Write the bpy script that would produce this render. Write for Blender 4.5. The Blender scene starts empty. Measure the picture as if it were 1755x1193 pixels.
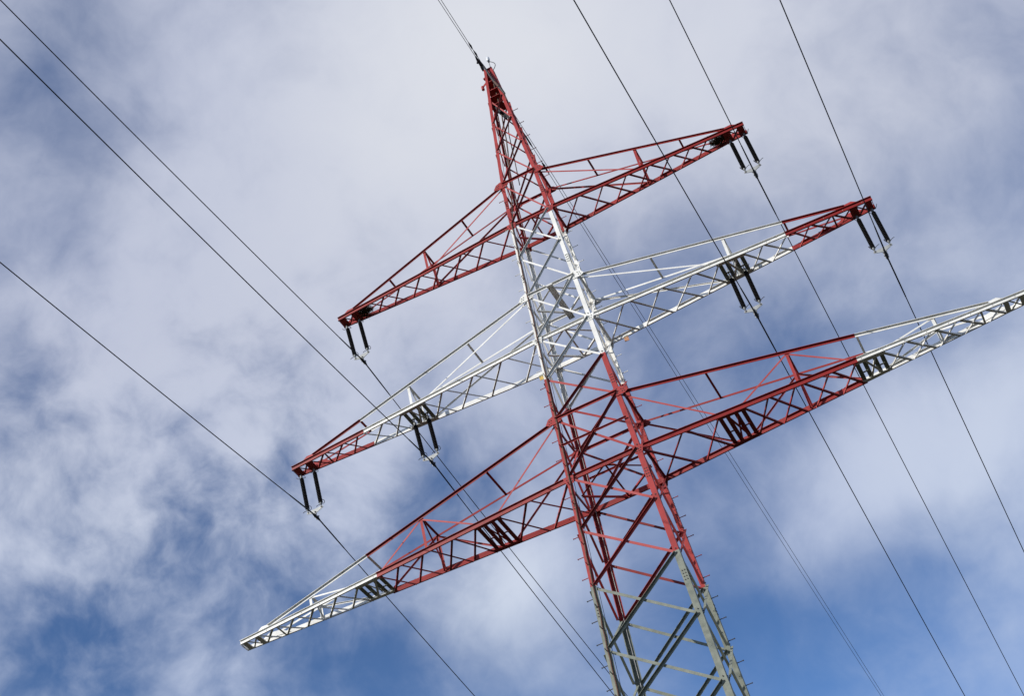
import bpy, bmesh, math, random
from mathutils import Vector, Matrix
random.seed(7)
S = bpy.context.scene
COL = S.collection
RAD = math.radians

# ---------------------------------------------------------------- scale
# structure co-ordinates (u) were measured with body half width 1.5; K turns them into metres
K = 0.65
GZ = 1.6 + 3.6607 * K                       # camera eye height is 1.6 m above the field
def P(x, y, z):
    return Vector((x * K, y * K, z * K + GZ))

# ---------------------------------------------------------------- camera
cam_d = bpy.data.cameras.new("camera")
cam = bpy.data.objects.new("camera", cam_d)
COL.objects.link(cam)
yaw, pit, rol, foc = -0.2573, 0.7099, -0.2699, 2866.7223
F = Vector((math.sin(yaw) * math.cos(pit), math.cos(yaw) * math.cos(pit), math.sin(pit)))
R0 = Vector((math.cos(yaw), -math.sin(yaw), 0))
U0 = R0.cross(F)
RV = math.cos(rol) * R0 + math.sin(rol) * U0
UV = -math.sin(rol) * R0 + math.cos(rol) * U0
M = Matrix((RV, UV, -F)).transposed().to_4x4()
M.translation = P(11.3457, -53.2939, -3.6607)
cam.matrix_world = M
cam_d.sensor_width = 36
cam_d.lens = foc / 1755 * 36
cam_d.clip_start = 0.1
cam_d.clip_end = 5000
S.camera = cam

# ---------------------------------------------------------------- light
SUN_EL, SUN_AZ = 28.0, 220.0                # azimuth clockwise from +Y
sd = Vector((math.sin(RAD(SUN_AZ)) * math.cos(RAD(SUN_EL)), math.cos(RAD(SUN_AZ)) * math.cos(RAD(SUN_EL)), math.sin(RAD(SUN_EL))))
sun_d = bpy.data.lights.new("sun", 'SUN')
sun_d.energy = 4.6
sun_d.angle = RAD(0.53)
sun_d.color = (1.0, 0.955, 0.89)
sun = bpy.data.objects.new("sun", sun_d)
COL.objects.link(sun)
sun.rotation_euler = sd.to_track_quat('Z', 'Y').to_euler()
sun.location = (0, 0, 80)
S.view_settings.view_transform = 'Standard'
S.view_settings.look = 'None'
S.view_settings.exposure = 0.0
S.view_settings.gamma = 1.0

# sky with drifting cloud: (direction, sharpness, amount)
COVER =[(-0.2165,0.6080,0.7638,75.5,0.3),(-0.1090,0.6293,0.7695,131.5,0.28),(-0.3541,0.5965,0.7202,169.8,0.2),
(-0.3136,0.6538,0.6886,205.4,0.22),(-0.3274,0.4885,0.8088,1284.1,-0.32),(-0.3448,0.5517,0.7595,1014.6,-0.24),
(-0.3646,0.4978,0.7870,1014.6,-0.22),(-0.3826,0.5317,0.7556,2282.8,-0.1),(-0.3508,0.4695,0.8102,2282.8,0.1),
(0.0694,0.7823,0.6191,169.8,-0.12),(-0.0436,0.7515,0.6583,365.2,-0.12),(0.0814,0.7119,0.6976,131.5,0.1),
(-0.0203,0.6723,0.7400,205.4,0.25),(-0.4484,0.6065,0.6566,2282.8,-0.28),(-0.4514,0.6470,0.6146,679.2,-0.02),
(-0.4037,0.6606,0.6330,2282.8,0.12),(-0.4765,0.6530,0.5887,2282.8,0.2),(-0.4789,0.6820,0.5527,570.7,-0.55),
(-0.4254,0.7140,0.5561,1014.6,-0.22),(-0.4277,0.7322,0.5301,1014.6,0.15),(-0.3317,0.7362,0.5899,1677.1,0.12),
(-0.4576,0.6550,0.6013,9131.1,-0.25),(-0.4012,0.7000,0.5908,3287.2,-0.1),(-0.4227,0.6950,0.5817,1284.1,0.4),
(-0.4501,0.6873,0.5701,3287.2,-0.05),(-0.2562,0.7604,0.5968,910.6,-0.52),(-0.2591,0.7990,0.5426,679.2,0.75),
(-0.3849,0.7272,0.5684,1014.6,-0.26),(-0.3607,0.7703,0.5259,205.4,-0.3),(-0.2934,0.8125,0.5037,365.2,-0.42),
(-0.1886,0.8394,0.5098,365.2,-0.15),(-0.1144,0.7773,0.6186,419.3,-0.06),(-0.2072,0.7093,0.6738,821.8,0.12),
(-0.4100,0.7107,0.5716,3287.2,0.15),(-0.0421,0.8926,0.4489,1284.1,0.1),(-0.1347,0.8693,0.4756,321.0,-0.48),
(-0.0911,0.8130,0.5751,679.2,-0.15),(-0.3146,0.6991,0.6421,2282.8,-0.25),(-0.3392,0.6921,0.6371,4058.3,-0.15),
(-0.3991,0.6867,0.6076,3287.2,-0.2),(-0.3585,0.7055,0.6113,1677.1,0.18),(0.0405,0.8383,0.5437,419.3,0.55),
(-0.0291,0.8399,0.5420,679.2,0.5),(-0.0827,0.8486,0.5226,1284.1,0.32),(-0.0407,0.8913,0.4516,205.4,-0.28),
(-0.1223,0.7345,0.6676,570.7,-0.15),(-0.2889,0.7263,0.6237,1284.1,0.25),(-0.2609,0.7237,0.6389,2282.8,0.1),
(-0.0289,0.8126,0.5821,1014.6,-0.32),(0.0456,0.8145,0.5783,1677.1,-0.25),(-0.0274,0.8706,0.4912,1014.6,-0.25),
(-0.2159,0.8039,0.5542,1284.1,0.1),(-0.1575,0.8193,0.5514,821.8,0.15),]
BRIGHT =[(-0.2567,0.8012,0.5406,821.8,0.45),(-0.1334,0.6060,0.7842,177.8,0.5),(-0.2153,0.6294,0.7467,227.6,0.15),
(-0.0023,0.6735,0.7392,131.5,0.2),(-0.3060,0.6272,0.7162,205.4,0.08),(0.0361,0.8394,0.5423,321.0,0.18),
(-0.4501,0.6454,0.6172,570.7,0.12),(-0.4268,0.6897,0.5849,1284.1,0.12),(-0.3570,0.7090,0.6082,1284.1,0.08),
]
RAGGED =[(-0.4073,0.6811,0.6084,112.7,1.75),(-0.3099,0.7095,0.6329,253.6,0.6),(-0.4752,0.6825,0.5553,365.2,0.3),
(-0.0514,0.8438,0.5342,91.3,0.1),]

W = bpy.data.worlds.new("World")
S.world = W
W.use_nodes = True
nt = W.node_tree
nt.nodes.clear()
def nd(t, **k):
    n = nt.nodes.new(t)
    for a, b in k.items():
        setattr(n, a, b)
    return n
def ln(a, b):
    nt.links.new(a, b)
def mth(op, a, b=None, c=None, clamp=False):
    n = nd('ShaderNodeMath', operation=op, use_clamp=clamp)
    for i, v in enumerate((a, b, c)):
        if v is None:
            continue
        if isinstance(v, (int, float)):
            n.inputs[i].default_value = v
        else:
            ln(v, n.inputs[i])
    return n.outputs[0]
tc = nd('ShaderNodeTexCoord')
nrm = nd('ShaderNodeVectorMath', operation='NORMALIZE')
ln(tc.outputs['Generated'], nrm.inputs[0])
D = nrm.outputs[0]
sep = nd('ShaderNodeSeparateXYZ')
ln(D, sep.inputs[0])
def noise(scale, detail, rough, dist, off, warp=None):
    mp = nd('ShaderNodeMapping')
    mp.inputs['Location'].default_value = off
    ln(D if warp is None else warp, mp.inputs[0])
    n = nd('ShaderNodeTexNoise')
    n.inputs['Scale'].default_value = scale
    n.inputs['Detail'].default_value = detail
    n.inputs['Roughness'].default_value = rough
    n.inputs['Distortion'].default_value = dist
    ln(mp.outputs[0], n.inputs['Vector'])
    return n
wn = noise(11.0, 3, 0.5, 0.0, (3.1, 7.7, 0))
wv = nd('ShaderNodeVectorMath', operation='MULTIPLY_ADD')
ln(wn.outputs['Color'], wv.inputs[0])
wv.inputs[1].default_value = (0.05, 0.05, 0.05)
ln(D, wv.inputs[2])
n1 = noise(21.0, 8, 0.56, 0.0, (1.3, 4.2, 0.0), wv.outputs[0])
n2 = noise(4.5, 3, 0.5, 0.0, (9.3, 2.2, 0.5))
def lobes(lst, base):
    acc = base
    for x, y, z, k, a in lst:
        dt = nd('ShaderNodeVectorMath', operation='DOT_PRODUCT')
        ln(D, dt.inputs[0])
        dt.inputs[1].default_value = (x, y, z)
        e = mth('EXPONENT', mth('MULTIPLY_ADD', dt.outputs['Value'], k, -k))
        acc = mth('MULTIPLY_ADD', e, a, acc)
    return acc
cov = lobes(COVER, 0.60)
amp = lobes(RAGGED, 0.75)
cov = mth('MULTIPLY_ADD', mth('SUBTRACT', n1.outputs[0], 0.5), amp, cov)
cov = mth('MULTIPLY_ADD', mth('SUBTRACT', n2.outputs[0], 0.5), 0.35, cov)
den = nd('ShaderNodeMapRange', interpolation_type='SMOOTHSTEP')
den.inputs['From Min'].default_value = -0.13
den.inputs['From Max'].default_value = 1.13
ln(cov, den.inputs['Value'])
bri = lobes(BRIGHT, 0.36)
bri = mth('MULTIPLY_ADD', mth('SUBTRACT', n2.outputs[0], 0.5), 0.5, bri)
bri = mth('MULTIPLY_ADD', mth('SUBTRACT', n1.outputs[0], 0.5), 0.25, bri, clamp=True)
cc = nd('ShaderNodeMix', data_type='RGBA')
ln(bri, cc.inputs[0])
cc.inputs[6].default_value = (0.41, 0.46, 0.64, 1)
cc.inputs[7].default_value = (0.715, 0.738, 0.805, 1)
sky = nd('ShaderNodeTexSky', sky_type='NISHITA')
sky.sun_disc = False
sky.sun_elevation = RAD(SUN_EL)
sky.sun_rotation = RAD(SUN_AZ)
sky.air_density = 1.0
sky.dust_density = 0.3
sky.ozone_density = 2.0
SKY_STRENGTH = 0.15
mx = nd('ShaderNodeMix', data_type='RGBA')
ln(den.outputs[0], mx.inputs[0])
low = nd('ShaderNodeMapRange', interpolation_type='SMOOTHSTEP')   # paler towards the horizon
low.inputs['From Min'].default_value = 0.38
low.inputs['From Max'].default_value = 0.55
ln(sep.outputs[2], low.inputs['Value'])
deep = nd('ShaderNodeVectorMath', operation='MULTIPLY')   # clearer, bluer air than the stock sky
ln(sky.outputs[0], deep.inputs[0])
tint = nd('ShaderNodeMix', data_type='RGBA')
ln(low.outputs[0], tint.inputs[0])
tint.inputs[6].default_value = (0.66, 0.90, 1.20, 1)
tint.inputs[7].default_value = (0.52, 0.66, 0.86, 1)
ln(tint.outputs[2], deep.inputs[1])
ln(deep.outputs[0], mx.inputs[6])
cs = nd('ShaderNodeVectorMath', operation='SCALE')
cool = nd('ShaderNodeMix', data_type='RGBA')               # cloud lower down is seen through more blue air
airy = nd('ShaderNodeMapRange')
airy.inputs['From Min'].default_value = 0.40
airy.inputs['From Max'].default_value = 0.68
ln(sep.outputs[2], airy.inputs['Value'])
ln(airy.outputs[0], cool.inputs[0])
cool.inputs[6].default_value = (0.90, 1.01, 1.12, 1)
cool.inputs[7].default_value = (1, 1, 1, 1)
cl = nd('ShaderNodeVectorMath', operation='MULTIPLY')
ln(cc.outputs[2], cl.inputs[0]); ln(cool.outputs[2], cl.inputs[1])
ln(cl.outputs[0], cs.inputs[0])
cs.inputs['Scale'].default_value = 1 / SKY_STRENGTH
ln(cs.outputs[0], mx.inputs[7])
bg = nd('ShaderNodeBackground')
bg.inputs['Strength'].default_value = SKY_STRENGTH
ln(mx.outputs[2], bg.inputs[0])
wo = nd('ShaderNodeOutputWorld')
ln(bg.outputs[0], wo.inputs[0])

# ---------------------------------------------------------------- materials
def mat(name, c1, c2, scale=6.0, rough=0.5, metal=0.0, spots=None, spot_amt=0.62, spec=0.5):
    m = bpy.data.materials.new(name)
    m.use_nodes = True
    t = m.node_tree
    b = t.nodes['Principled BSDF']
    co = t.nodes.new('ShaderNodeTexCoord')
    n = t.nodes.new('ShaderNodeTexNoise')
    n.inputs['Scale'].default_value = scale
    n.inputs['Detail'].default_value = 6
    n.inputs['Roughness'].default_value = 0.62
    t.links.new(co.outputs['Object'], n.inputs['Vector'])
    r = t.nodes.new('ShaderNodeValToRGB')
    r.color_ramp.elements[0].position = 0.36
    r.color_ramp.elements[1].position = 0.64
    r.color_ramp.elements[0].color = (*c2, 1)
    r.color_ramp.elements[1].color = (*c1, 1)
    t.links.new(n.outputs[0], r.inputs[0])
    out = r.outputs[0]
    if spots:
        n3 = t.nodes.new('ShaderNodeTexNoise')
        n3.inputs['Scale'].default_value = scale * 3.1
        n3.inputs['Detail'].default_value = 8
        n3.inputs['Roughness'].default_value = 0.7
        t.links.new(co.outputs['Object'], n3.inputs['Vector'])
        r3 = t.nodes.new('ShaderNodeValToRGB')
        r3.color_ramp.elements[0].position = spot_amt
        r3.color_ramp.elements[1].position = spot_amt + 0.06
        r3.color_ramp.elements[0].color = (0, 0, 0, 1)
        r3.color_ramp.elements[1].color = (1, 1, 1, 1)
        t.links.new(n3.outputs[0], r3.inputs[0])
        x = t.nodes.new('ShaderNodeMix')
        x.data_type = 'RGBA'
        t.links.new(r3.outputs[0], x.inputs[0])
        t.links.new(out, x.inputs[6])
        x.inputs[7].default_value = (*spots, 1)
        out = x.outputs[2]
    t.links.new(out, b.inputs['Base Color'])
    b.inputs['Roughness'].default_value = rough
    b.inputs['Metallic'].default_value = metal
    b.inputs['Specular IOR Level'].default_value = spec
    return m
RED = mat('red_paint', (0.355, 0.037, 0.035), (0.265, 0.026, 0.024), 2.4, 0.55, 0, (0.15, 0.05, 0.035), 0.64, 0.25)
FRESH_RED = mat('fresh_red_paint', (0.275, 0.018, 0.015), (0.20, 0.014, 0.012), 1.6, 0.5, 0, (0.13, 0.035, 0.025), 0.66, 0.25)
FADED_RED = mat('faded_red_paint', (0.41, 0.078, 0.074), (0.32, 0.050, 0.047), 2.2, 0.6, 0, (0.22, 0.08, 0.06), 0.66, 0.25)
DULL_SHADE_RED = mat('dull_shade_red_paint', (0.22, 0.022, 0.019), (0.16, 0.017, 0.014), 2.8, 0.55, 0, (0.13, 0.05, 0.035), 0.62, 0.25)  # weathered tone, also shade painted into outside diagonals and insulator seats
WHITE = mat('white_paint', (0.78, 0.77, 0.73), (0.62, 0.61, 0.565), 2.2, 0.5, 0, (0.34, 0.28, 0.21), 0.65, 0.3)
GREYED = mat('greyed_white_paint', (0.62, 0.61, 0.58), (0.50, 0.49, 0.455), 2.6, 0.55, 0, (0.30, 0.25, 0.19), 0.63, 0.3)
tone = random.Random(21)
def vary(m, kinds=None):                     # repainted and weathered bars differ; outside diagonals get shade painted in as dull red
    if m is RED: return tone.choice(kinds or (RED, RED, FADED_RED, DULL_SHADE_RED))
    if m is WHITE: return tone.choice((WHITE, WHITE, GREYED))
    return m
GREY = mat('weathered_zinc', (0.22, 0.235, 0.19), (0.14, 0.155, 0.125), 5.0, 0.6, 0, (0.14, 0.13, 0.10), 0.64, 0.3)
BOLT = mat('bolt_steel', (0.06, 0.05, 0.045), (0.03, 0.025, 0.022), 20, 0.6)
FIT = mat('zinc_fitting', (0.24, 0.245, 0.24), (0.14, 0.145, 0.14), 18, 0.5, 0.3)
YOKE = mat('zinc_plate', (0.36, 0.37, 0.36), (0.27, 0.28, 0.27), 9, 0.5, 0.1)
SHED = mat('dark_glaze', (0.010, 0.008, 0.008), (0.006, 0.005, 0.005), 10, 0.55, 0, None, 0.6, 0.25)
CONDUCTOR = mat('aged_aluminium', (0.030, 0.031, 0.035), (0.018, 0.018, 0.022), 10, 0.7, 0, None, 0.6, 0.2)
BLACKM = mat('black_fitting', (0.03, 0.03, 0.032), (0.015, 0.015, 0.016), 12, 0.6, 0, None, 0.6, 0.3)
ROPE = mat('brown_cable', (0.14, 0.066, 0.040), (0.075, 0.038, 0.026), 14, 0.8)
CABLE = mat('pale_cable', (0.50, 0.49, 0.46), (0.34, 0.33, 0.31), 14, 0.6)
TWIG = mat('dry_twigs', (0.085, 0.062, 0.042), (0.035, 0.026, 0.018), 9, 0.95, 0, None, 0.6, 0.1)
YELLOW = mat('yellow_enamel', (0.62, 0.42, 0.07), (0.5, 0.33, 0.06), 9, 0.5)
ORANGE = mat('faded_orange_enamel', (0.46, 0.22, 0.10), (0.36, 0.17, 0.08), 9, 0.6)
GRASS = mat('dry_meadow', (0.050, 0.047, 0.030), (0.030, 0.028, 0.020), 0.35, 0.95, 0, (0.075, 0.064, 0.04), 0.6, 0.1)
CONCRETE = mat('footing_concrete', (0.36, 0.35, 0.32), (0.26, 0.25, 0.23), 3, 0.9)
g = bpy.data.materials.new('lamp_glass')
g.use_nodes = True
gb = g.node_tree.nodes['Principled BSDF']
gb.inputs['Base Color'].default_value = (0.85, 0.87, 0.88, 1)
gb.inputs['Roughness'].default_value = 0.08
gb.inputs['Transmission Weight'].default_value = 0.25
GLASS = g

# ---------------------------------------------------------------- mesh tools
class MB:
    def __init__(s):
        s.v = []; s.f = []; s.m = []; s.mats = []
    def mi(s, m):
        if m not in s.mats:
            s.mats.append(m)
        return s.mats.index(m)
    def prism(s, a, b, m):                  # two matching rings of points
        n = len(a); o = len(s.v); k = s.mi(m)
        s.v += [tuple(p) for p in a] + [tuple(p) for p in b]
        s.f.append(tuple(range(o, o + n))); s.f.append(tuple(range(o + 2 * n - 1, o + n - 1, -1)))
        for i in range(n):
            j = (i + 1) % n
            s.f.append((o + i, o + n + i, o + n + j, o + j))
        s.m += [k] * (n + 2)
    def angle(s, p0, p1, u, v, a, b, t, m):
        """steel angle: heel on p0-p1, flange a along u, flange b along v"""
        d = (p1 - p0).normalized()
        u = (u - d * u.dot(d)).normalized()
        v = v - d * v.dot(d); v = (v - u * v.dot(u)).normalized()
        sec = [(0, 0), (a, 0), (a, t), (t, t), (t, b), (0, b)]
        s.prism([p0 + u * x + v * y for x, y in sec], [p1 + u * x + v * y for x, y in sec], m)
    def channel(s, p0, p1, h, n, f, t, m, f2=None):
        """steel channel: web hangs h below p0-p1, both flanges point along n"""
        d = (p1 - p0).normalized()
        u = Vector((0, 0, -1)); u = (u - d * u.dot(d)).normalized()
        v = n - d * n.dot(d); v = (v - u * v.dot(u)).normalized()
        g = f2 or f
        sec = [(0, 0), (h, 0), (h, g), (h - t, g), (h - t, t), (t, t), (t, f), (0, f)]
        s.prism([p0 + u * x + v * y for x, y in sec], [p1 + u * x + v * y for x, y in sec], m)
    def bar(s, p0, p1, u, a, b, m):
        d = (p1 - p0).normalized()
        u = (u - d * u.dot(d)).normalized(); v = d.cross(u)
        sec = [(-a / 2, -b / 2), (a / 2, -b / 2), (a / 2, b / 2), (-a / 2, b / 2)]
        s.prism([p0 + u * x + v * y for x, y in sec], [p1 + u * x + v * y for x, y in sec], m)
    def plate(s, pts, n, t, m):
        n = n.normalized()
        s.prism([p - n * t / 2 for p in pts], [p + n * t / 2 for p in pts], m)
    def bolt(s, p, n, m=None, r=0.016, h=0.018):
        if m is None and s.mats and s.mats[0] is WHITE:
            m = GREY
        n = n.normalized()
        x = n.orthogonal().normalized(); y = n.cross(x)
        c = [(x * math.cos(i * PI3) + y * math.sin(i * PI3)) * r for i in range(6)]
        s.prism([p + q for q in c], [p + q + n * h for q in c], m or BOLT)
    def tube(s, pts, r, m, seg=8):
        k = s.mi(m); rings = []
        up = None
        for i, p in enumerate(pts):
            d = (pts[min(i + 1, len(pts) - 1)] - pts[max(i - 1, 0)]).normalized()
            x = d.orthogonal().normalized() if up is None else (up - d * up.dot(d)).normalized()
            up = x
            y = d.cross(x)
            rr = r[i] if isinstance(r, (list, tuple)) else r
            o = len(s.v)
            s.v += [tuple(p + (x * math.cos(2 * math.pi * j / seg) + y * math.sin(2 * math.pi * j / seg)) * rr) for j in range(seg)]
            rings.append(o)
        for a, b in zip(rings, rings[1:]):
            for j in range(seg):
                j2 = (j + 1) % seg
                s.f.append((a + j, a + j2, b + j2, b + j)); s.m.append(k)
        s.f.append(tuple(rings[0] + j for j in reversed(range(seg)))); s.f.append(tuple(rings[-1] + j for j in range(seg)))
        s.m += [k, k]
    def build(s, name, parent=None, smooth=False, label=None):
        me = bpy.data.meshes.new(name)
        me.from_pydata(s.v, [], s.f)
        for m in s.mats:
            me.materials.append(m)
        me.polygons.foreach_set('material_index', s.m)
        bm = bmesh.new(); bm.from_mesh(me)
        bmesh.ops.recalc_face_normals(bm, faces=bm.faces)
        bm.to_mesh(me); bm.free()
        if smooth:
            me.polygons.foreach_set('use_smooth', [True] * len(me.polygons))
            try:
                me.set_sharp_from_angle(angle=RAD(40))
            except Exception:
                pass
        me.update()
        o = bpy.data.objects.new(name, me)
        COL.objects.link(o)
        if parent:
            o.parent = parent
        if label:
            o['label'] = label
        return o
PI3 = math.pi / 3
X, Y, Z = Vector((1, 0, 0)), Vector((0, 1, 0)), Vector((0, 0, 1))
def tag(o, label, cat, group=None):
    o['label'] = label; o['category'] = cat
    if group:
        o['group'] = group
def empty(name, loc=(0, 0, 0)):
    o = bpy.data.objects.new(name, None)
    o.location = loc; o.empty_display_size = 0.3
    COL.objects.link(o)
    return o

# ---------------------------------------------------------------- ground
mb = MB()
N = 24; ext = 3000.0
for i in range(N + 1):
    for j in range(N + 1):
        x = (i / N * 2 - 1); y = (j / N * 2 - 1)
        x = math.copysign(abs(x) ** 2.2, x) * ext; y = math.copysign(abs(y) ** 2.2, y) * ext
        mb.v.append((x, y, 0.0))
gi = mb.mi(GRASS)
for i in range(N):
    for j in range(N):
        a = i * (N + 1) + j
        mb.f.append((a, a + N + 1, a + N + 2, a + 1)); mb.m.append(gi)
ground = mb.build('ground')
ground['kind'] = 'structure'

# ---------------------------------------------------------------- tower levels (u)
RY = 0.8576                                  # body is a little shallower along the line
zT1, zT2, zM1, zM2, zL1, zL2, zG = 52.40, 49.69, 45.09, 42.55, 38.05, 35.04, 29.83
zA, zB, zC = 47.50, 40.26, 32.47
LOW = [27.05, 24.15, 21.0, 17.5, 13.6, 9.2, 4.2, -0.9]
BASE = -6.0
def hw(z):
    return 1.5 + (zL2 - z) * 0.0385 if z <= zT1 else max(0.12, 0.832 - (z - zT1) * 0.0785)
def corner(sx, sy, z):
    w = hw(z)
    return P(sx * w, sy * w * RY, z)
BAYS = [60.1, 58.7, 56.8, 54.8, zT1, zT2, zA, zM1, zM2, zB, zL1, zL2, zC, zG] + LOW + [BASE + 0.1]
def colour(z):                               # paint bands of the body, by the middle of a member
    if z > zT2 - 0.05: return RED
    if z > zB: return WHITE
    if z > zG: return RED
    return GREY

tower = empty('transmission_tower')
tag(tower, 'tall red and white lattice steel power pylon with three pairs of crossarms', 'power pylon')

# ---- legs
legs = {}
def legsize(z):
    return 0.085 + (61 - z) * 0.0021
STEPS = 0
for sx in (-1, 1):
    for sy in (-1, 1):
        mb = MB()
        cuts = [61.1, 58.7, zT1, zT2, zM1, zM2, zB, zL2, zG, 24.15, 17.5, 9.2, -0.9, BASE]
        for a, b in zip(cuts, cuts[1:]):
            sz = legsize((a + b) / 2)
            h0 = corner(sx, sy, a); h1 = corner(sx, sy, b)
            off = Vector((sx, sy, 0)) * sz * 0.5
            mb.angle(h0 + off, h1 + off, Vector((-sx, 0, 0)), Vector((0, -sy, 0)), sz, sz, 0.016, colour((a + b) / 2))
        # splice plates and bolt rows
        for z in (33.9, 28.9, 46.4, 51.2, 39.0):
            sz = legsize(z); c = corner(sx, sy, z) + Vector((sx, sy, 0)) * sz * 0.5
            dn = (corner(sx, sy, z - 1) - corner(sx, sy, z)).normalized()
            for k in range(4):
                for q in (0.3, 0.7):
                    mb.bolt(c + dn * (0.09 * k) + Vector((-sx * sz * q, sy * 0.002, 0)), Vector((0, sy, 0)), (BOLT if colour(z) is not WHITE else GREY), 0.015, 0.014)
                    mb.bolt(c + dn * (0.09 * k) + Vector((sx * 0.002, -sy * sz * q, 0)), Vector((sx, 0, 0)), (BOLT if colour(z) is not WHITE else GREY), 0.015, 0.014)
        for z in BAYS[2:18]:
            sz = legsize(z); c = corner(sx, sy, z) + Vector((sx, sy, 0)) * sz * 0.5
            for k in (-1, 1):
                mb.bolt(c + Vector((-sx * sz * 0.5, sy * 0.002, k * 0.06)), Vector((0, sy, 0)), (BOLT if colour(z) is not WHITE else GREY), 0.016, 0.016)
                mb.bolt(c + Vector((sx * 0.002, -sy * sz * 0.5, k * 0.06)), Vector((sx, 0, 0)), (BOLT if colour(z) is not WHITE else GREY), 0.016, 0.016)
        legs[sx, sy] = mb.build('leg', tower)
# ---- climbing steps on two opposite legs
rest = MB()
shown = 0
for sx, sy in ((-1, -1), (1, 1)):
    z = (52.4 if sy < 0 else 58.0); i = 0
    while z > -1.5:
        for kind in (0, 1):
            zz = z - 0.48 * kind
            sz = legsize(zz); c = corner(sx, sy, zz) + Vector((sx, sy, 0)) * sz * 0.5
            dr = Vector((sx, 0, 0)) if kind == 0 else Vector((0, sy, 0))
            st = c + (Vector((0, -sy, 0)) if kind == 0 else Vector((-sx, 0, 0))) * sz * 0.45
            m = rest
            vis = 22.5 < zz < (52.6 if sy < 0 else 58) and (kind == 0 or (sy < 0 and 30 < zz))
            if vis:
                m = MB()
            cm = BOLT if colour(zz) is GREY else colour(zz)
            m.tube([st - dr * 0.03, st + dr * 0.165], 0.0115, cm, 6)
            m.tube([st + dr * 0.165, st + dr * 0.180], 0.019, cm, 6)
            m.tube([st + dr * 0.001, st + dr * 0.012], 0.015, BOLT, 6)
            if vis:
                m.build('climbing_step', legs[sx, sy]); shown += 1
        z -= 0.96; i += 1
o = rest.build('climbing_steps', tower)
o['kind'] = 'stuff'
print('steps shown', shown)

# ---- body lattice: two crossing members on each face of every bay
FACES = [(Vector((0, -1, 0)), (1, -1), (-1, -1)), (Vector((1, 0, 0)), (1, 1), (1, -1)),
         (Vector((0, 1, 0)), (-1, 1), (1, 1)), (Vector((-1, 0, 0)), (-1, -1), (-1, 1))]
for z0, z1 in zip(BAYS[1:], BAYS[2:]):
    m = colour((z0 + z1) / 2)
    sz = 0.036 + (60 - (z0 + z1) / 2) * 0.0011
    for n, ca, cb in FACES:
        dn = lambda c, z, ins: corner(*c, z) + n * ins
        so = legsize(z0) * 0.5
        # member high at corner a, low at corner b: outside, outstanding flange outward
        p0 = dn(ca, z0, so + 0.010); p1 = dn(cb, z1, so + 0.010)
        e = (p1 - p0).normalized() * 0.05
        a = MB()
        a.angle(p0 + e, p1 - e, -Z, n, sz * 1.05, sz * 0.95, 0.008, vary(m, (DULL_SHADE_RED, DULL_SHADE_RED, RED)))  # mostly dull red, painting in the shade below the outward flange
        a.bolt(p0 + e * 2 - Z * sz * .5 + n * 0.008, n); a.bolt(p1 - e * 2 - Z * sz * .5 + n * 0.008, n)
        a.build('diagonal_brace', tower)
        # its partner lies inside the leg flange with the outstanding flange inward
        p0 = dn(cb, z0, so - 0.020); p1 = dn(ca, z1, so - 0.020)
        e = (p1 - p0).normalized() * 0.05
        b = MB()
        b.angle(p0 + e, p1 - e, -Z, -n, sz * 1.0, sz * 0.9, 0.008, vary(m, (FADED_RED, FADED_RED, RED)))
        b.build('cross_brace', tower)
# ---- horizontals and plan bracing at the crossarm levels
def mid(c1, c2, z):
    return (corner(*c1, z) + corner(*c2, z)) / 2
for z, m in ((zT1, RED), (zM1, WHITE), (zL1, RED)):
    for n, ca, cb in FACES:
        a = MB()
        o_ = n * (legsize(z) * 0.5 + 0.030)
        front = abs(n.y) > .5
        a.angle(corner(*ca, z) + o_, corner(*cb, z) + o_, -Z, n if n.y < -.5 else (-n if front else n), 0.075, 0.06, 0.01, m)
        a.build('horizontal_strut', tower)
for z, m, hh in ((zT2, RED, .095), (zM2, WHITE, .10), (zL2, RED, .114)):
    zz = z * K + GZ - hh * 0.75
    for n, ca, cb in FACES:
        if abs(n.x) > .5:
            a = MB(); o_ = n * (legsize(z) * 0.5 + 0.03)
            a.angle(corner(*ca, z) + o_, corner(*cb, z) + o_, -Z, n, 0.09, 0.06, 0.01, m)
            a.build('horizontal_strut', tower)
    mids = [mid((-1, -1), (1, -1), z), mid((1, -1), (1, 1), z), mid((1, 1), (-1, 1), z), mid((-1, 1), (-1, -1), z)]
    for p in mids: p.z = zz
    pairs = [(0, 1), (1, 2), (2, 3), (3, 0), (0, 2)]
    for i, j in pairs:
        a = MB()
        lift = Z * (0.012 if (i, j) == (0, 2) else 0)
        d = (mids[j] - mids[i]).normalized()
        a.angle(mids[i] + lift, mids[j] + lift, d.cross(Z), Z, 0.05, 0.045, 0.007, m)
        a.build('plan_brace', tower)
z = zM1
mids = [mid((-1, -1), (1, -1), z), mid((1, -1), (1, 1), z), mid((1, 1), (-1, 1), z), mid((-1, 1), (-1, -1), z)]
for i, j in ((0, 1), (1, 2), (2, 3), (3, 0)):
    a = MB(); d = (mids[j] - mids[i]).normalized()
    a.angle(mids[i] - Z * .05, mids[j] - Z * .05, d.cross(Z), Z, 0.05, 0.045, 0.007, WHITE)
    a.build('plan_brace', tower)
a = MB()
p0, p1 = mids[0] - Y * 0.22 - Z * .10, mids[2] + Y * 0.22 - Z * .10
a.bar(p0, p1, X, 0.17, 0.045, GREYED)
for p in (p0 + Y * .13, p1 - Y * .13):
    for q in (-.05, .05):
        a.tube([p + X * q - Z * .05, p + X * q + Z * .10], 0.010, BOLT, 6)
a.build('cross_plank', tower, label='weathered grey plank bolted across the white body')
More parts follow.
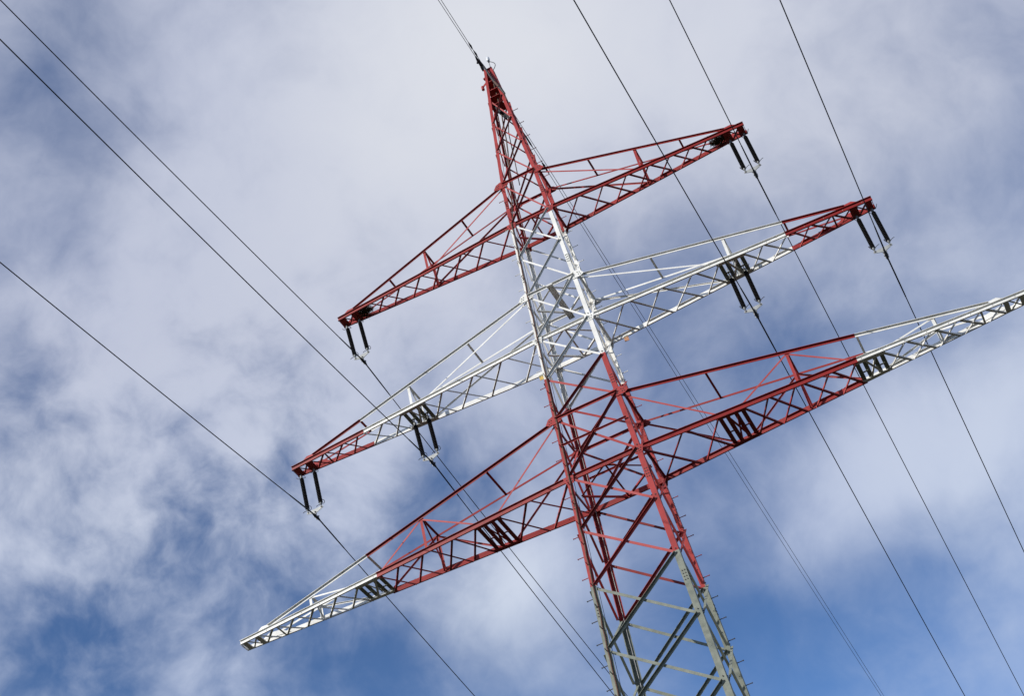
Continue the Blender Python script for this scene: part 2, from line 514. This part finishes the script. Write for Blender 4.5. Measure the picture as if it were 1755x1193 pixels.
# mid bay horizontals of the bay between the lower crossarm chords
zq = 36.62
for n, ca, cb in (FACES[0], FACES[2]):
    a = MB(); o_ = n * (legsize(zq) * .5 + .034)
    cpt = (corner(*ca, zq) + corner(*cb, zq)) / 2
    for c in (ca, cb):
        s_ = a if c == ca else MB()
        s_.angle(corner(*c, zq) + o_, cpt + o_, -Z, n if n.y < 0 else -n, .05, .045, .008, RED)
        s_.build('redundant_strut', tower)

# ---------------------------------------------------------------- crossarms
ARM = {
 'T': dict(z1=zT1, z2=zT2, X=10.303, xe=9.35, h=.135, a=.050, uh=.062, ua=.048, post=[5.40], hang=[3.25, 7.40],
           bays=[(1.07, 2.30), (2.47, 3.52), (3.66, 4.65), (4.83, 5.72), (5.87, 6.72), (6.97, 7.70), (7.82, 8.50)],
           seats=[9.455, 10.115], brk=[], diag=[('leg', 5.40)], strut=[]),
 'M': dict(z1=zM1, z2=zM2, X=13.765, xe=12.54, h=.140, a=.050, uh=.070, ua=.054, post=[7.53], hang=[4.40, 10.1],
           bays=[(1.32, 2.72), (3.06, 4.35), (4.48, 5.78), (6.02, 7.02), (8.10, 8.95), (9.05, 10.0), (10.33, 11.0), (11.12, 11.92), (12.12, 12.78)],
           seats=[12.92, 13.58], brk=[7.19, 7.85], diag=[('leg', 7.03)], strut=[12.03]),
 'L': dict(z1=zL1, z2=zL2, X=17.259, xe=15.76, h=.154, a=.054, uh=.078, ua=.060, post=[8.14, 13.72], hang=[4.90, 10.84],
           bays=[(1.6, 3.28), (3.50, 4.80), (5.86, 6.84), (6.95, 7.93), (8.34, 9.32), (9.50, 10.42), (11.45, 12.38), (12.50, 13.42), (13.62, 14.44), (14.62, 15.40), (15.65, 16.32)],
           seats=[16.42, 17.05], brk=[5.00, 5.64, 10.60, 11.30], diag=[('leg', 4.93), (8.14, 5.66), (8.14, 10.50), (13.72, 11.40)], strut=[15.44]),
}
TW = 0.254
def chord_colour(key, x):
    m = arm_colour(key, x)
    return FRESH_RED if m is RED else m
def arm_colour(key, x):
    if key == 'T': return RED
    if key == 'M': return WHITE if x < 10.0 else RED
    return RED if x < 10.52 else WHITE
UP = .040                                   # top of the chord channels above the measured centre line
def crossarm(key, s):
    A = ARM[key]
    z1, z2, XT, h = A['z1'], A['z2'], A['X'], A['h']
    h -= UP
    w1, w2 = hw(z1), hw(z2)
    kx = A['xe']
    def lo(x, sy, dz=0.0):
        t = (x - w2) / (XT - w2)
        return P(s * x, sy * (w2 * RY + (TW - w2 * RY) * t), z2) + Z * dz
    def hi(x, sy, dz=0.0):
        t = (x - w1) / (kx - w1)
        e = lo(kx, sy) + Z * 0.12
        return P(s * w1, sy * w1 * RY, z1).lerp(e, t) + Z * dz
    cut = {'T': None, 'M': 10.0, 'L': 10.52}[key]
    arm = MB()
    # four chords
    for sy in (-1, 1):
        n = Vector((0, sy, 0))
        x0 = w2 if sy < 0 else w2
        st = -0.0
        lst = [x0] + ([cut] if cut else []) + [XT]
        for a, b in zip(lst, lst[1:]):
            hc = A['h'] if not (key == 'L' and a > 10) else .130
            arm.channel(lo(a, sy, UP), lo(b, sy, UP), hc, n, A['a'] if hc == A['h'] else .050, .010, chord_colour(key, (a + b) / 2), .042)
        c2 = {'T': None, 'M': 10.08, 'L': 10.84}[key]
        lst = [w1] + ([c2] if c2 else []) + [kx + .1]
        for a, b in zip(lst, lst[1:]):
            arm.angle(hi(a, sy), hi(b, sy), -Z, n, A['uh'] * (1 if sy < 0 else .75), A['ua'], .009, chord_colour(key, (a + b) / 2))
        # bolts along the lower chord web
        nb = int((XT - w2) * 1.2)
        for i in range(nb):
            x = w2 + (XT - w2) * (i + .5) / nb
            if sy < 0:
                arm.bolt(lo(x, sy, -h * .25) + n * 0.001, n, None, .013, .012)
        for x in [b for bb in A['bays'] for b in bb]:
            arm.bolt(lo(min(x, XT - .2), sy, UP) + n * A['a'] * .5, Z, None, .013, .02)
        # tip gusset joining upper and lower chord
        m = arm_colour(key, XT)
        g0 = lo(kx - .55, sy, .02); g1 = lo(kx + .62, sy, .0); g2 = lo(kx + .42, sy, .165); g3 = hi(kx - .1, sy, .0)
        arm.plate([q + n * (-.010) for q in (lo(kx - .55, sy, -.05), lo(kx + .75, sy, .03), g2, g3)], n, .010, m)
    # end closure
    m = arm_colour(key, XT)
    arm.plate([lo(XT - .03, -1), lo(XT - .03, 1), lo(XT - .03, 1, -h), lo(XT - .03, -1, -h)], X, .012, m)
    root = arm.build('crossarm', tower)
    # lattice in the bottom plane
    zb0 = -h - .006
    def zbx(x):
        return zb0 + (.024 if key == 'L' and x > 10.52 else 0)
    zb = zbx(XT)
    for x0, x1 in A['bays']:
        m = arm_colour(key, (x0 + x1) / 2)
        bw = .045 if key != 'L' else .052
        fl = .038 if key != 'L' else .045
        for (xa, xb, dz) in ((x0, x1, 0.0), (x1, x0, .012)):
            pa = lo(xa, -1, zbx(x0) + dz) - Y * .012; pb = lo(xb, 1, zbx(x0) + dz) + Y * .02
            d = (pb - pa).normalized()
            side = d.cross(Z); 
            if side.y > 0: side = -side
            m = vary(m); q = MB()
            # web hangs at the near edge, flange lies flat behind it
            q.angle(pa + side * bw * .5, pb + side * bw * .5, -side, -Z if xb < xa else Z, bw, fl, .007, m)
            q.build('lattice_brace', root)
    for x in A['strut']:
        m = arm_colour(key, x); q = MB()
        q.angle(lo(x, -1, zb) - X * .02, lo(x, 1, zb) - X * .02 + Y * .02, X, Z, .05, .04, .008, m); q.build('plan_strut', root)
    # hangers between the two upper chords
    for x in A['hang'] + A['post']:
        q = MB(); m = arm_colour(key, x + (.0 if key != 'M' else -.3))
        if key == 'M' and x > 10: m = RED
        q.angle(hi(x, -1, -.02), hi(x, 1, -.02), X, -Z, .055, .04, .008, m)
        q.build('hanger_strut', root)
    # transverse frames
    for x in A['post']:
        m = arm_colour(key, x)
        for sy in (-1, 1):
            q = MB(); n = Vector((0, sy, 0))
            q.angle(hi(x, sy, -.03) - n * .012 - X * .035, lo(x, sy, -h * .7) - n * .016 - X * .035, X, -n, .075, .05, .008, m)
            q.build('post', root)
        q = MB()
        q.angle(hi(x, -1, -.05) + Y * .03 + X * .02, lo(x, 1, -h * .6) - Y * .03 + X * .02, X, Z, .045, .04, .007, m)
        q.build('frame_diagonal', root)
    for a, b in A['diag']:
        for sy in (-1, 1):
            n = Vector((0, sy, 0)); q = MB()
            p0 = P(s * (w1 + .12), sy * w1 * RY * .97, z1 - .12) if a == 'leg' else hi(a, sy, -.04)
            p1 = lo(b, sy, .0)
            ref = b if a == 'leg' else (a + b) / 2
            m = arm_colour(key, ref if not (key == 'L' and a == 8.14 and b > 8.14) else 9)
            q.angle(p0 - n * .014, p1 - n * .014, -Z, -n, .045, .040, .007, vary(m, (FADED_RED,)))
            q.build('face_diagonal', root)
    # stiffeners lying on the rear chord between the bays of the eastern arms
    if s > 0:
        for x0, x1 in A['bays'][:-1]:
            q = MB(); m = arm_colour(key, (x0 + x1) / 2)
            q.angle(lo(x0 + .12, 1, .012) - Y * .004, lo(x1 - .12, 1, .012) - Y * .004, -Y, -Z, .05, .02, .008, m)
            q.build('stiffener', root)
    # seats that carry the insulators: a pair of channels, or solid plates at the tip
    for x in A['brk']:
        m = arm_colour(key, x)
        m = GREY if m is WHITE else DULL_SHADE_RED  # darker than the arm's own paint, standing in for shaded undersides
        q = MB()
        for dx in (-.145, .145):
            pa = lo(x + dx, -1, -h * .55); pb = lo(x + dx, 1, -h * .55)
            q.angle(pa - X * .055, pb - X * .055, X, Z, .110, .05, .010, m)
        for f in (.52,):
            pa = lo(x - .145, -1, -h * .6).lerp(lo(x - .145, 1, -h * .6), f); pb = lo(x + .145, -1, -h * .6).lerp(lo(x + .145, 1, -h * .6), f)
            q.bar(pa - Z * .035, pb - Z * .035, Y, .05, .010, m)
        q.build('insulator_seat', root)
    br = A['brk']
    for x0, x1 in zip(br[::2], br[1::2]):
        m = arm_colour(key, x0)
        zb1 = zbx(x0); q = MB(); q.angle(lo(x0 + .1, -1, zb1), lo(x1 - .1, 1, zb1), X, Z, .06, .04, .007, m); q.build('lattice_brace', root)
        q = MB(); q.angle(lo(x1 - .1, -1, zb1 + .012), lo(x0 + .1, 1, zb1 + .012), X, Z, .045, .04, .007, m); q.build('lattice_brace', root)
        for sy in (-1, 1):
            q = MB()
            q.plate([lo(x0 - .3, sy, -h + .02), lo(x1 + .3, sy, -h + .02), lo(x1 + .3, sy, -h + .02) - Vector((0, sy, 0)) * .09, lo(x0 - .3, sy, -h + .02) - Vector((0, sy, 0)) * .09], Z, .010, m)
            q.build('bearing_plate', root)
    m = arm_colour(key, XT)
    for x in A['seats']:
        q = MB()
        e = .17 if key != 'L' else .10
        q.plate([lo(x - e, -1, -h * .8) , lo(min(x + e, XT - .06), -1, -h * .8), lo(min(x + e, XT - .06), 1, -h * .8), lo(x - e, 1, -h * .8)], Z, .014, m)
        q.angle(lo(x, -1, -h * .4), lo(x, 1, -h * .4), X, -Z, .05, .05, .008, m)
        q.build('insulator_seat', root)
    x0, x1 = A['seats']
    for xa, xb, dz in ((x0 + .1, x1 - .1, 0), (x1 - .1, x0 + .1, .012)):
        q = MB(); q.angle(lo(xa, -1, zb + dz), lo(xb, 1, zb + dz), X, Z, .04, .035, .007, m); q.build('lattice_brace', root)
    # gusset plates where the chords meet the legs
    for sy in (-1, 1):
        n = Vector((0, sy, 0)); q = MB()
        c = P(s * w1, sy * w1 * RY, z1) + n * (legsize(z1) * .5 + .02)
        mm = arm_colour(key, 0)
        pts = [(-.16, .07), (.06, .11), (.20, .055), (.30, -.10), (.20, -.16), (-.02, -.17), (-.18, -.10)]
        q.plate([c + X * (s * a) + Z * b for a, b in pts], n, .012, mm)
        for a, b in ((-.10, 0), (-.06, -.05), (0, .05), (0, 0), (0, -.05), (0, -.10), (.12, 0), (.18, -.02), (.14, -.08), (.20, -.10)):
            q.bolt(c + X * (s * a) + Z * b + n * .006, n, None, .014, .014)
        q.build('gusset_plate', root)
        c = P(s * w2, sy * w2 * RY, z2) + n * (legsize(z2) * .5 + .02)
        q = MB()
        pts = [(-.14, .0), (.16, .0), (.10, -h - .10), (-.10, -h - .12)]
        q.plate([c + X * (s * a) + Z * b - n * .008 for a, b in pts], n, .010, mm)
        for a, b in ((-.06, -h - .05), (.0, -h - .05), (.05, -h - .04), (.0, -h + .02), (-.07, -h + .03), (.07, -h + .03)):
            q.bolt(c + X * (s * a) + Z * b, n, None, .014, .014)
        q.build('gusset_plate', root)
    return root
for key in 'TML':
    for s in (-1, 1):
        crossarm(key, s)
# chords run straight through the body
for key in 'TML':
    A = ARM[key]
    for sy in (-1, 1):
        n = Vector((0, sy, 0)); w = hw(A['z2']); q = MB()
        q.channel(P(-w, sy * w * RY, A['z2']) + Z * UP, P(w, sy * w * RY, A['z2']) + Z * UP, A['h'], n, A['a'], .010, chord_colour(key, 0), .042)
        for i in range(14):
            q.bolt(P(-w + 2 * w * (i + .5) / 14, sy * w * RY, A['z2']) - Z * A['h'] * .22 + n * .001, n, None, .012, .012)
        q.build('through_chord', tower)

# ---------------------------------------------------------------- peak
q = MB()
top = P(0, 0, 61.1)
q.plate([top + Vector((a * .13, b * .12, 0)) for a, b in ((-1, -1), (1, -1), (1, 1), (-1, 1))], Z, .03, RED)
for zz in (60.1, 59.4):
    w = hw(zz) * K
    q.plate([P(0, 0, zz) + Vector((a * w * 1.15, b * w * RY * 1.15, 0)) for a, b in ((-1, -1), (1, -1), (1, 1), (-1, 1))], Z, .02, RED)
q.plate([corner(-1, -1, 61.0), corner(1, -1, 61.0), corner(1, -1, 60.75), corner(-1, -1, 60.75)], Y, .012, RED)
q.plate([corner(-1, 1, 61.0), corner(1, 1, 61.0), corner(1, 1, 59.4), corner(-1, 1, 59.4)], Y, .012, RED)
for zz, a in ((60.5, .9), (58.9, 1.0), (58.3, 1.0)):
    w = hw(zz) * K * a
    q.plate([P(0, 0, zz) + Vector((i * w, j * w * RY, 0)) for i, j in ((-1, -1), (.6, -1), (1, 1), (-1, 1))], Z, .016, RED)
q.plate([corner(-1, -1, 59.0), corner(-1, 1, 59.0), corner(-1, 1, 58.2), corner(-1, -1, 58.2)], X, .012, RED)
q.build('peak_cap', tower)
q = MB()                                     # jumper cable laid over the front of the peak
pk = [P(-.16, -.30, 61.45), P(-.10, -.34, 61.1), P(.05, -.42, 60.3), P(.22, -.46, 59.5), P(.40, -.48, 58.9), P(.50, -.44, 58.5)]
q.tube(pk, [.022, .030, .038, .042, .046, .030], BLACKM, 8)
q.tube([P(.20, -.50, 59.6), P(.34, -.52, 59.1)], [.03, .034], ROPE, 8)
q.build('jumper_cable', tower, True)
q = MB()
q.tube([P(.50, -.44, 58.5), P(.44, -.30, 57.6), P(.20, -.1, 57.0), P(.02, -.05, 56.2), P(-.08, -.05, 54.5), P(-.20, -.1, 52.6)], .016, ROPE, 6)
q.build('jumper_tail', tower, True)
q = MB()
for a, b, c_ in ((-.30, 58.5, -.15), (-.16, 58.1, 0), (.05, 57.8, -.1)):
    q.bar(P(a, c_, b), P(a + .30, c_ - .1, b - .9), Y, .09, .06, BLACKM)
q.build('cable_bracket', tower)
q = MB()
b0 = P(-.12, -.05, 60.55); b1 = P(-.62, -.05, 60.15)
q.angle(b0, b1, -Z, Y, .07, .07, .01, RED)
q.bar(P(-.05, -.05, 60.75), P(-.38, -.05, 60.62), Y, .09, .035, RED)
q.tube([b1 + X * .05 - Y * .02, b1 + X * .05 - Y * .02 - Z * .16], [.045, .05], RED, 10)
q.tube([b1 + X * .05 - Y * .02 - Z * .16, b1 + X * .05 - Y * .02 - Z * .21], .014, RED, 6)
q.build('side_bracket', tower)
# obstruction lamp
q = MB()
lp = P(.12, 0, 61.25)
q.tube([lp, lp + Z * .30], .014, FIT, 8)
q.tube([lp + Z * .30, lp + Z * .36, lp + Z * .38], [.028, .034, .034], BLACKM, 10)
lamp = q.build('obstruction_lamp', tower)
q = MB()
q.tube([lp + Z * .38, lp + Z * .40, lp + Z * .46, lp + Z * .52, lp + Z * .555, lp + Z * .57], [.040, .052, .060, .058, .042, .010], GLASS, 14)
q.build('lamp_glass', lamp, True)
q = MB()
pts = [lp + Z * .33 + X * .02]
for i in range(1, 13):
    t = i / 12
    pts.append(lp + Z * (.33 - .50 * t) + X * (.02 + .15 * math.sin(t * math.pi) + .02 * t))
q.tube(pts, .011, BLACKM, 8)
q.build('lamp_cable', lamp, True)
# cables down the tower
def along(sx, sy, dx, dy, z):
    c = corner(sx, sy, z)
    return c + Vector((dx, dy, 0))
q = MB(); pts = []
rr = random.Random(3)
z = 60.4
while z > 50:
    t = (60.4 - z) / 10.4
    a = P(.05, -.05, z).lerp(corner(-1, -1, z) + Vector((.07, -.02, 0)), t ** 1.2)
    pts.append(a + Vector((rr.uniform(-.012, .012), 0, 0))); z -= .4
while z > BASE + .5:
    sz = legsize(z)
    pts.append(along(-1, -1, .018 + rr.uniform(-.012, .012), -sz * .5 - .03, z)); z -= .45
q.tube(pts, .022, ROPE, 6); q.build('brown_down_lead', tower, True)
q = MB(); pts = []
z = 59.0
while z > BASE + .5:
    sz = legsize(z)
    pts.append(along(-1, 1, .045 + rr.uniform(-.004, .004), -.06, z)); z -= .5
q.tube(pts, .007, CABLE, 6); q.build('pale_down_lead', tower, True)
q = MB(); pts = []
z = 57.5
while z > BASE + .5:
    pts.append(along(-1, -1, .085 + rr.uniform(-.004, .004), .03, z)); z -= .5
q.tube(pts, .007, BLACKM, 6); q.build('dark_down_lead', tower, True)
# footings
for sx in (-1, 1):
    for sy in (-1, 1):
        c = corner(sx, sy, BASE); q = MB()
        ring = lambda r, z: [Vector((c.x + r * math.cos(i * math.pi / 8), c.y + r * math.sin(i * math.pi / 8), z)) for i in range(16)]
        q.prism(ring(.42, -.4), ring(.36, .35), CONCRETE)
        q.build('footing', tower)

# ---------------------------------------------------------------- insulator sets
def insulator_set():
    root = empty('insulator_set')
    L0, L1 = -.225, -1.47
    for k in (-1, 1):
        x = k * .215
        q = MB()
        n = 20; pr = []
        rod = []
        zt, zb_ = L0 - .05, L1 + .07
        pts = [Vector((x, 0, zt + .02))]; rad = [.02]
        for i in range(n):
            a = zt + (zb_ - zt) * i / n; b = zt + (zb_ - zt) * (i + 1) / n
            pts += [Vector((x, 0, a)), Vector((x, 0, a + (b - a) * .55)), Vector((x, 0, a + (b - a) * .72)), Vector((x, 0, b - .0005))]
            rad += [.036, .062, .064, .036]
        pts.append(Vector((x, 0, zb_ - .02))); rad.append(.02)
        q.tube(pts, rad, SHED, 16)
        st = q.build('insulator_string', root, True)
        q = MB()
        q.tube([Vector((x, 0, .12)), Vector((x, 0, -.06))], .014, FIT, 8)
        q.tube([Vector((x, -.03, -.05)), Vector((x, .03, -.05))], .022, FIT, 8)
        q.tube([Vector((x, 0, -.06)), Vector((x, 0, -.15)), Vector((x, 0, -.165)), Vector((x, 0, zt + .01))], [.013, .016, .036, .040], FIT, 12)
        q.build('end_fitting', st, True)
        q = MB()
        q.tube([Vector((x, 0, zb_ - .005)), Vector((x, 0, zb_ - .055)), Vector((x, 0, zb_ - .075)), Vector((x, 0, L1 - .075))], [.040, .036, .018, .014], FIT, 12)
        q.tube([Vector((x, -.03, L1 - .06)), Vector((x, .03, L1 - .06))], .018, FIT, 8)
        q.build('end_fitting', st, True)
        # arcing horns: a curved rod outward, a loop on the inner side
        for zc, sg in ((-.165, 1), (L1 + .045, -1)):
            q = MB()
            pts = []
            for i in range(10):
                t = i / 9
                dz = (-.045 * math.sin(t * math.pi) + .07 * t * t) if sg > 0 else (.055 * math.sin(min(1, t * 1.2) * math.pi / 2) - .02 * t)
                pts.append(Vector((x + .03 + .15 * t, -.01 - .05 * t, zc - .02 + dz)))
            q.tube(pts, .0085, BLACKM, 6)
            pts = []
            for i in range(15):
                a = 2.6 * math.pi / 2 * (i / 14) - .3
                pts.append(Vector((x - .035 - .06 * math.sin(a * .75), -.02 - .05 * math.sin(a), zc - sg * .05 + sg * .06 * math.cos(a))))
            q.tube(pts, .008, BLACKM, 6)
            q.build('arcing_horn', st, True)
    q = MB()
    pts = [(-.255, L1 - .045), (.255, L1 - .045), (.265, L1 - .10), (.05, L1 - .185), (-.05, L1 - .185), (-.265, L1 - .10)]
    q.plate([Vector((a, 0, b)) for a, b in pts], Y, .016, YOKE)
    for a, b in ((-.215, L1 - .072), (.215, L1 - .072), (0, L1 - .15)):
        q.bolt(Vector((a, -.008, b)), -Y, None, .022, .02); q.bolt(Vector((a, .008, b)), Y, None, .022, .02)
    q.build('yoke_plate', root)
    q = MB()
    zc = CLAMPZ
    q.tube([Vector((0, 0, L1 - .165)), Vector((0, 0, zc + .02))], .018, FIT, 8)
    q.tube([Vector((0, -.20, zc - .012)), Vector((0, -.12, zc)), Vector((0, 0, zc + .006)), Vector((0, .12, zc)), Vector((0, .20, zc - .012))], [.022, .036, .046, .036, .022], BLACKM, 10)
    for y in (-.07, .07):
        for x in (-.04, .04):
            q.tube([Vector((x, y, zc - .05)), Vector((x, y, zc + .06))], .010, FIT, 6)
        q.bar(Vector((-.06, y, zc + .045)), Vector((.06, y, zc + .045)), Y, .035, .014, FIT)
    q.build('suspension_clamp', root, True)
    return root
CLAMPZ = -1.79
def copy_tree(o, parent=None):
    c = o.copy(); COL.objects.link(c)
    if parent:
        c.parent = parent
    for ch in list(o.children):
        copy_tree(ch, c)
    return c
#        name  wire: x, z at the clamp, near (dx, slope, curve), far (dx, slope, curve)
WIRES = [
 ('top', -1, 9.785, zT2, -9.623, 46.951, (-.00266, .10693, .00060), (.01575, .19802, .00071)),
 ('top', 1, 9.785, zT2, 9.875, 46.836, (.00571, .10323, .00069), (.01479, .20038, .00118)),
 ('inner', -1, 7.520, zM2, -7.423, 39.839, (.00133, .09923, .00046), (.01196, .20334, .00080)),
 ('inner', 1, 7.520, zM2, 7.596, 39.737, (-.00339, .10492, .00071), (.01101, .20152, .00108)),
 ('outer', -1, 13.247, zM2, -13.147, 39.834, (-.00055, .10258, .00048), (.01429, .19966, .00089)),
 ('outer', 1, 13.247, zM2, 13.288, 39.687, (.00140, .10442, .00064), (.01320, .20081, .00094)),
]
ILAB = {('top', -1): 'black double insulator set hanging from the left tip of the topmost red crossarm',
        ('top', 1): 'black double insulator set hanging from the right tip of the topmost red crossarm',
        ('inner', -1): 'black double insulator set halfway along the white middle crossarm, left of the tower body',
        ('inner', 1): 'black double insulator set halfway along the white middle crossarm, right of the tower body',
        ('outer', -1): 'black double insulator set hanging from the red left tip of the middle crossarm',
        ('outer', 1): 'black double insulator set hanging from the red right tip of the middle crossarm'}
WLAB = {('top', -1): 'dark conductor held at the left tip of the topmost red crossarm',
        ('top', 1): 'dark conductor held at the right tip of the topmost red crossarm',
        ('inner', -1): 'dark conductor held halfway along the white middle crossarm, left of the body',
        ('inner', 1): 'dark conductor held halfway along the white middle crossarm, right of the body',
        ('outer', -1): 'dark conductor held at the red left tip of the middle crossarm',
        ('outer', 1): 'dark conductor held at the red right tip of the middle crossarm'}
YI = 0.138
proto = None
def span(x, z, y0, near, far, dn, df, zoff=0):
    pts = []
    for i in range(60, 0, -1):
        d = dn * (i / 60) ** 1.6
        pts.append(P(x + near[0] * d, y0 - d, z - near[1] * d + near[2] * d * d))
    pts.append(P(x, y0, z))
    for i in range(1, 81):
        d = df * (i / 80) ** 1.8
        pts.append(P(x + far[0] * d, y0 + d, z - far[1] * d + far[2] * d * d))
    return pts
for kind, s, xc, zc, wx, wz, near, far in WIRES:
    if proto is None:
        proto = insulator_set(); o = proto
    else:
        o = copy_tree(proto)
    o.location = P(s * xc, YI, zc)
    # the set swings a little to reach its conductor
    dx = (wx - s * xc) * K; L = (zc - wz) * K
    sw = math.asin(max(-1, min(1, dx / 1.79)))
    m = Matrix.Rotation(-sw, 4, 'Y') @ (Matrix.Rotation(math.pi, 4, 'Z') if s < 0 else Matrix.Identity(4))
    o.rotation_euler = m.to_euler()
    tag(o, ILAB[kind, s], 'insulator', 'insulator sets hanging from the crossarms')
    q = MB()
    q.tube(span(wx, wz, YI, near, far, 140, 200), .0135, CONDUCTOR, 8)
    w = q.build('conductor_wire', None, True)
    tag(w, WLAB[kind, s], 'power line', 'conductors strung past the tower')
    q = MB()
    pts = []
    for d in (-2.3, -1.5, -.7):
        pts.append(P(wx - near[0] * d, YI + d, wz + near[1] * d + near[2] * d * d))
    pts.append(P(wx, YI, wz))
    for d in (.7, 1.5, 2.3):
        pts.append(P(wx + far[0] * d, YI + d, wz - far[1] * d + far[2] * d * d))
    q.tube(pts, [.017, .0205, .0205, .0205, .0205, .0205, .017], CONDUCTOR, 8)
    q.build('armour_rods', w, True)

# ---------------------------------------------------------------- earth wires over the peak
EW = [((-.192, 61.63), (.00485, .02658, .00013), (.00984, .07701, -.00005), 'thin earth wire over the tower peak, the right one of the close pair'),
      ((-.236, 61.427), (-.00166, .03122, .00008), (.00319, .08148, .00041), 'thin earth wire over the tower peak, the left one of the close pair')]
for i, ((wx, wz), near, far, lab) in enumerate(EW):
    q = MB()
    q.tube(span(wx, wz, 0, near, far, 140, 200), .0098, CONDUCTOR, 6)
    w = q.build('earth_wire', None, True)
    tag(w, lab, 'earth wire', 'earth wires over the peak')
    at = lambda d: P(wx + (far[0] if d > 0 else near[0]) * abs(d), d, wz - (far[1] if d > 0 else near[1]) * abs(d))
    if i == 0:
        q = MB(); q.tube([at(-.3), at(.2), at(2.2), at(2.5)], [.014, .022, .022, .010], ROPE, 8); q.build('armour_rods', w, True)
        q = MB()
        for d in (-1.55, -.95):
            q.tube([at(d - .25), at(d), at(d + .2)], [.014, .034, .014], BLACKM, 8)
            q.tube([at(d - .15) - Z * .05, at(d + .15) - Z * .06], .018, BLACKM, 6)
        q.build('vibration_damper', w, True)
    else:
        q = MB(); q.tube([at(-1.0), at(-.7), at(-.35), at(-.1)], [.014, .048, .050, .026], BLACKM, 8)
        q.tube([at(-.65) - Z * .10 - X * .05, at(-.65) + Z * .05], .030, BLACKM, 6)
        q.build('tension_clamp', w, True)
        q = MB(); c = at(-.12) - X * .02
        q.tube([c - X * .03, c + X * .03], .12, BLACKM, 18)
        q.tube([c - X * .034, c + X * .034], .045, FIT, 12)
        q.build('guide_pulley', w, True)
        q = MB(); q.tube([at(4.6), at(5.0), at(5.5), at(5.8)], [.012, .030, .030, .012], BLACKM, 8)
        q.tube([at(6.9), at(7.1), at(7.6), at(7.9)], [.012, .032, .032, .010], BLACKM, 8)
        q.tube([at(7.2) - X * .05, at(7.2) + X * .05], .018, BLACKM, 6)
        q.build('splice_fitting', w, True)

# ---------------------------------------------------------------- nests in the crossarm ends
def nest(s, seed, label):
    rr = random.Random(seed); q = MB()
    c = P(s * 9.03, 0, zT2) - Z * .055
    # woven core
    rings = []
    for i in range(420):
        a = rr.uniform(0, 2 * math.pi); r = rr.uniform(.0, 1.0) ** .6
        px = c.x + math.cos(a) * r * .27; py = c.y + math.sin(a) * r * .15
        pz = c.z + rr.uniform(-.05, .13) * (1 - .3 * r)
        th = a + math.pi / 2 + rr.uniform(-.9, .9); L = rr.uniform(.08, .20)
        tilt = rr.uniform(-.35, .35)
        d = Vector((math.cos(th) * 1.3, math.sin(th) * .8, tilt)).normalized() * L
        p = Vector((px, py, pz)); b = Vector((rr.uniform(-.02, .02), rr.uniform(-.02, .02), rr.uniform(-.02, .02)))
        q.tube([p - d * .5, p + b, p + d * .5], rr.uniform(.003, .0065), TWIG, 4)
    for i in range(26):                      # stray ends sticking out
        a = rr.uniform(0, 2 * math.pi)
        p = Vector((c.x + math.cos(a) * .24, c.y + math.sin(a) * .14, c.z + rr.uniform(-.05, .1)))
        d = Vector((math.cos(a) * rr.uniform(.1, 1), math.sin(a), rr.uniform(-.9, .7))).normalized() * rr.uniform(.10, .22)
        q.tube([p, p + d * .5 + Vector((0, 0, rr.uniform(-.02, .02))), p + d], [.0045, .0035, .002], TWIG, 4)
    o = q.build('bird_nest')
    tag(o, label, 'bird nest', 'nests in the top crossarm')
nest(-1, 11, 'dark twig nest wedged in the left end of the topmost red crossarm')
nest(1, 12, 'dark twig nest wedged in the right end of the topmost red crossarm')

# ---------------------------------------------------------------- small plates hanging under the middle crossarm
def hung_plate(x, dy, w, h, m, label):
    c = P(x, .965, zM2) + Vector((0, dy, -.13))
    q = MB()
    q.plate([c + Vector((a * w / 2, 0, b)) for a, b in ((-1, 0), (1, 0), (1, -h), (-1, -h))], Vector((0, 1, 0)), .012, m)
    for a in (-.3, .3):
        q.bolt(c + Vector((a * w, -.007, -.02)), -Y, None, .010, .008)
    o = q.build('marker_plate')
    q2 = MB(); q2.plate([c + Vector((a * w / 2, .004, b)) for a, b in ((-1, .0), (1, .0), (1, .05), (-1, .05))], Y, .01, GREY)
    q2.build('hanger_clip', o)
    tag(o, label, 'marker plate', 'marker plates under the middle crossarm')
hung_plate(2.06, .0, .13, .15, ORANGE, 'small faded orange plate under the white middle crossarm, right of the body')
hung_plate(-2.0, .0, .14, .13, YELLOW, 'small yellow plate under the white middle crossarm, left of the body')
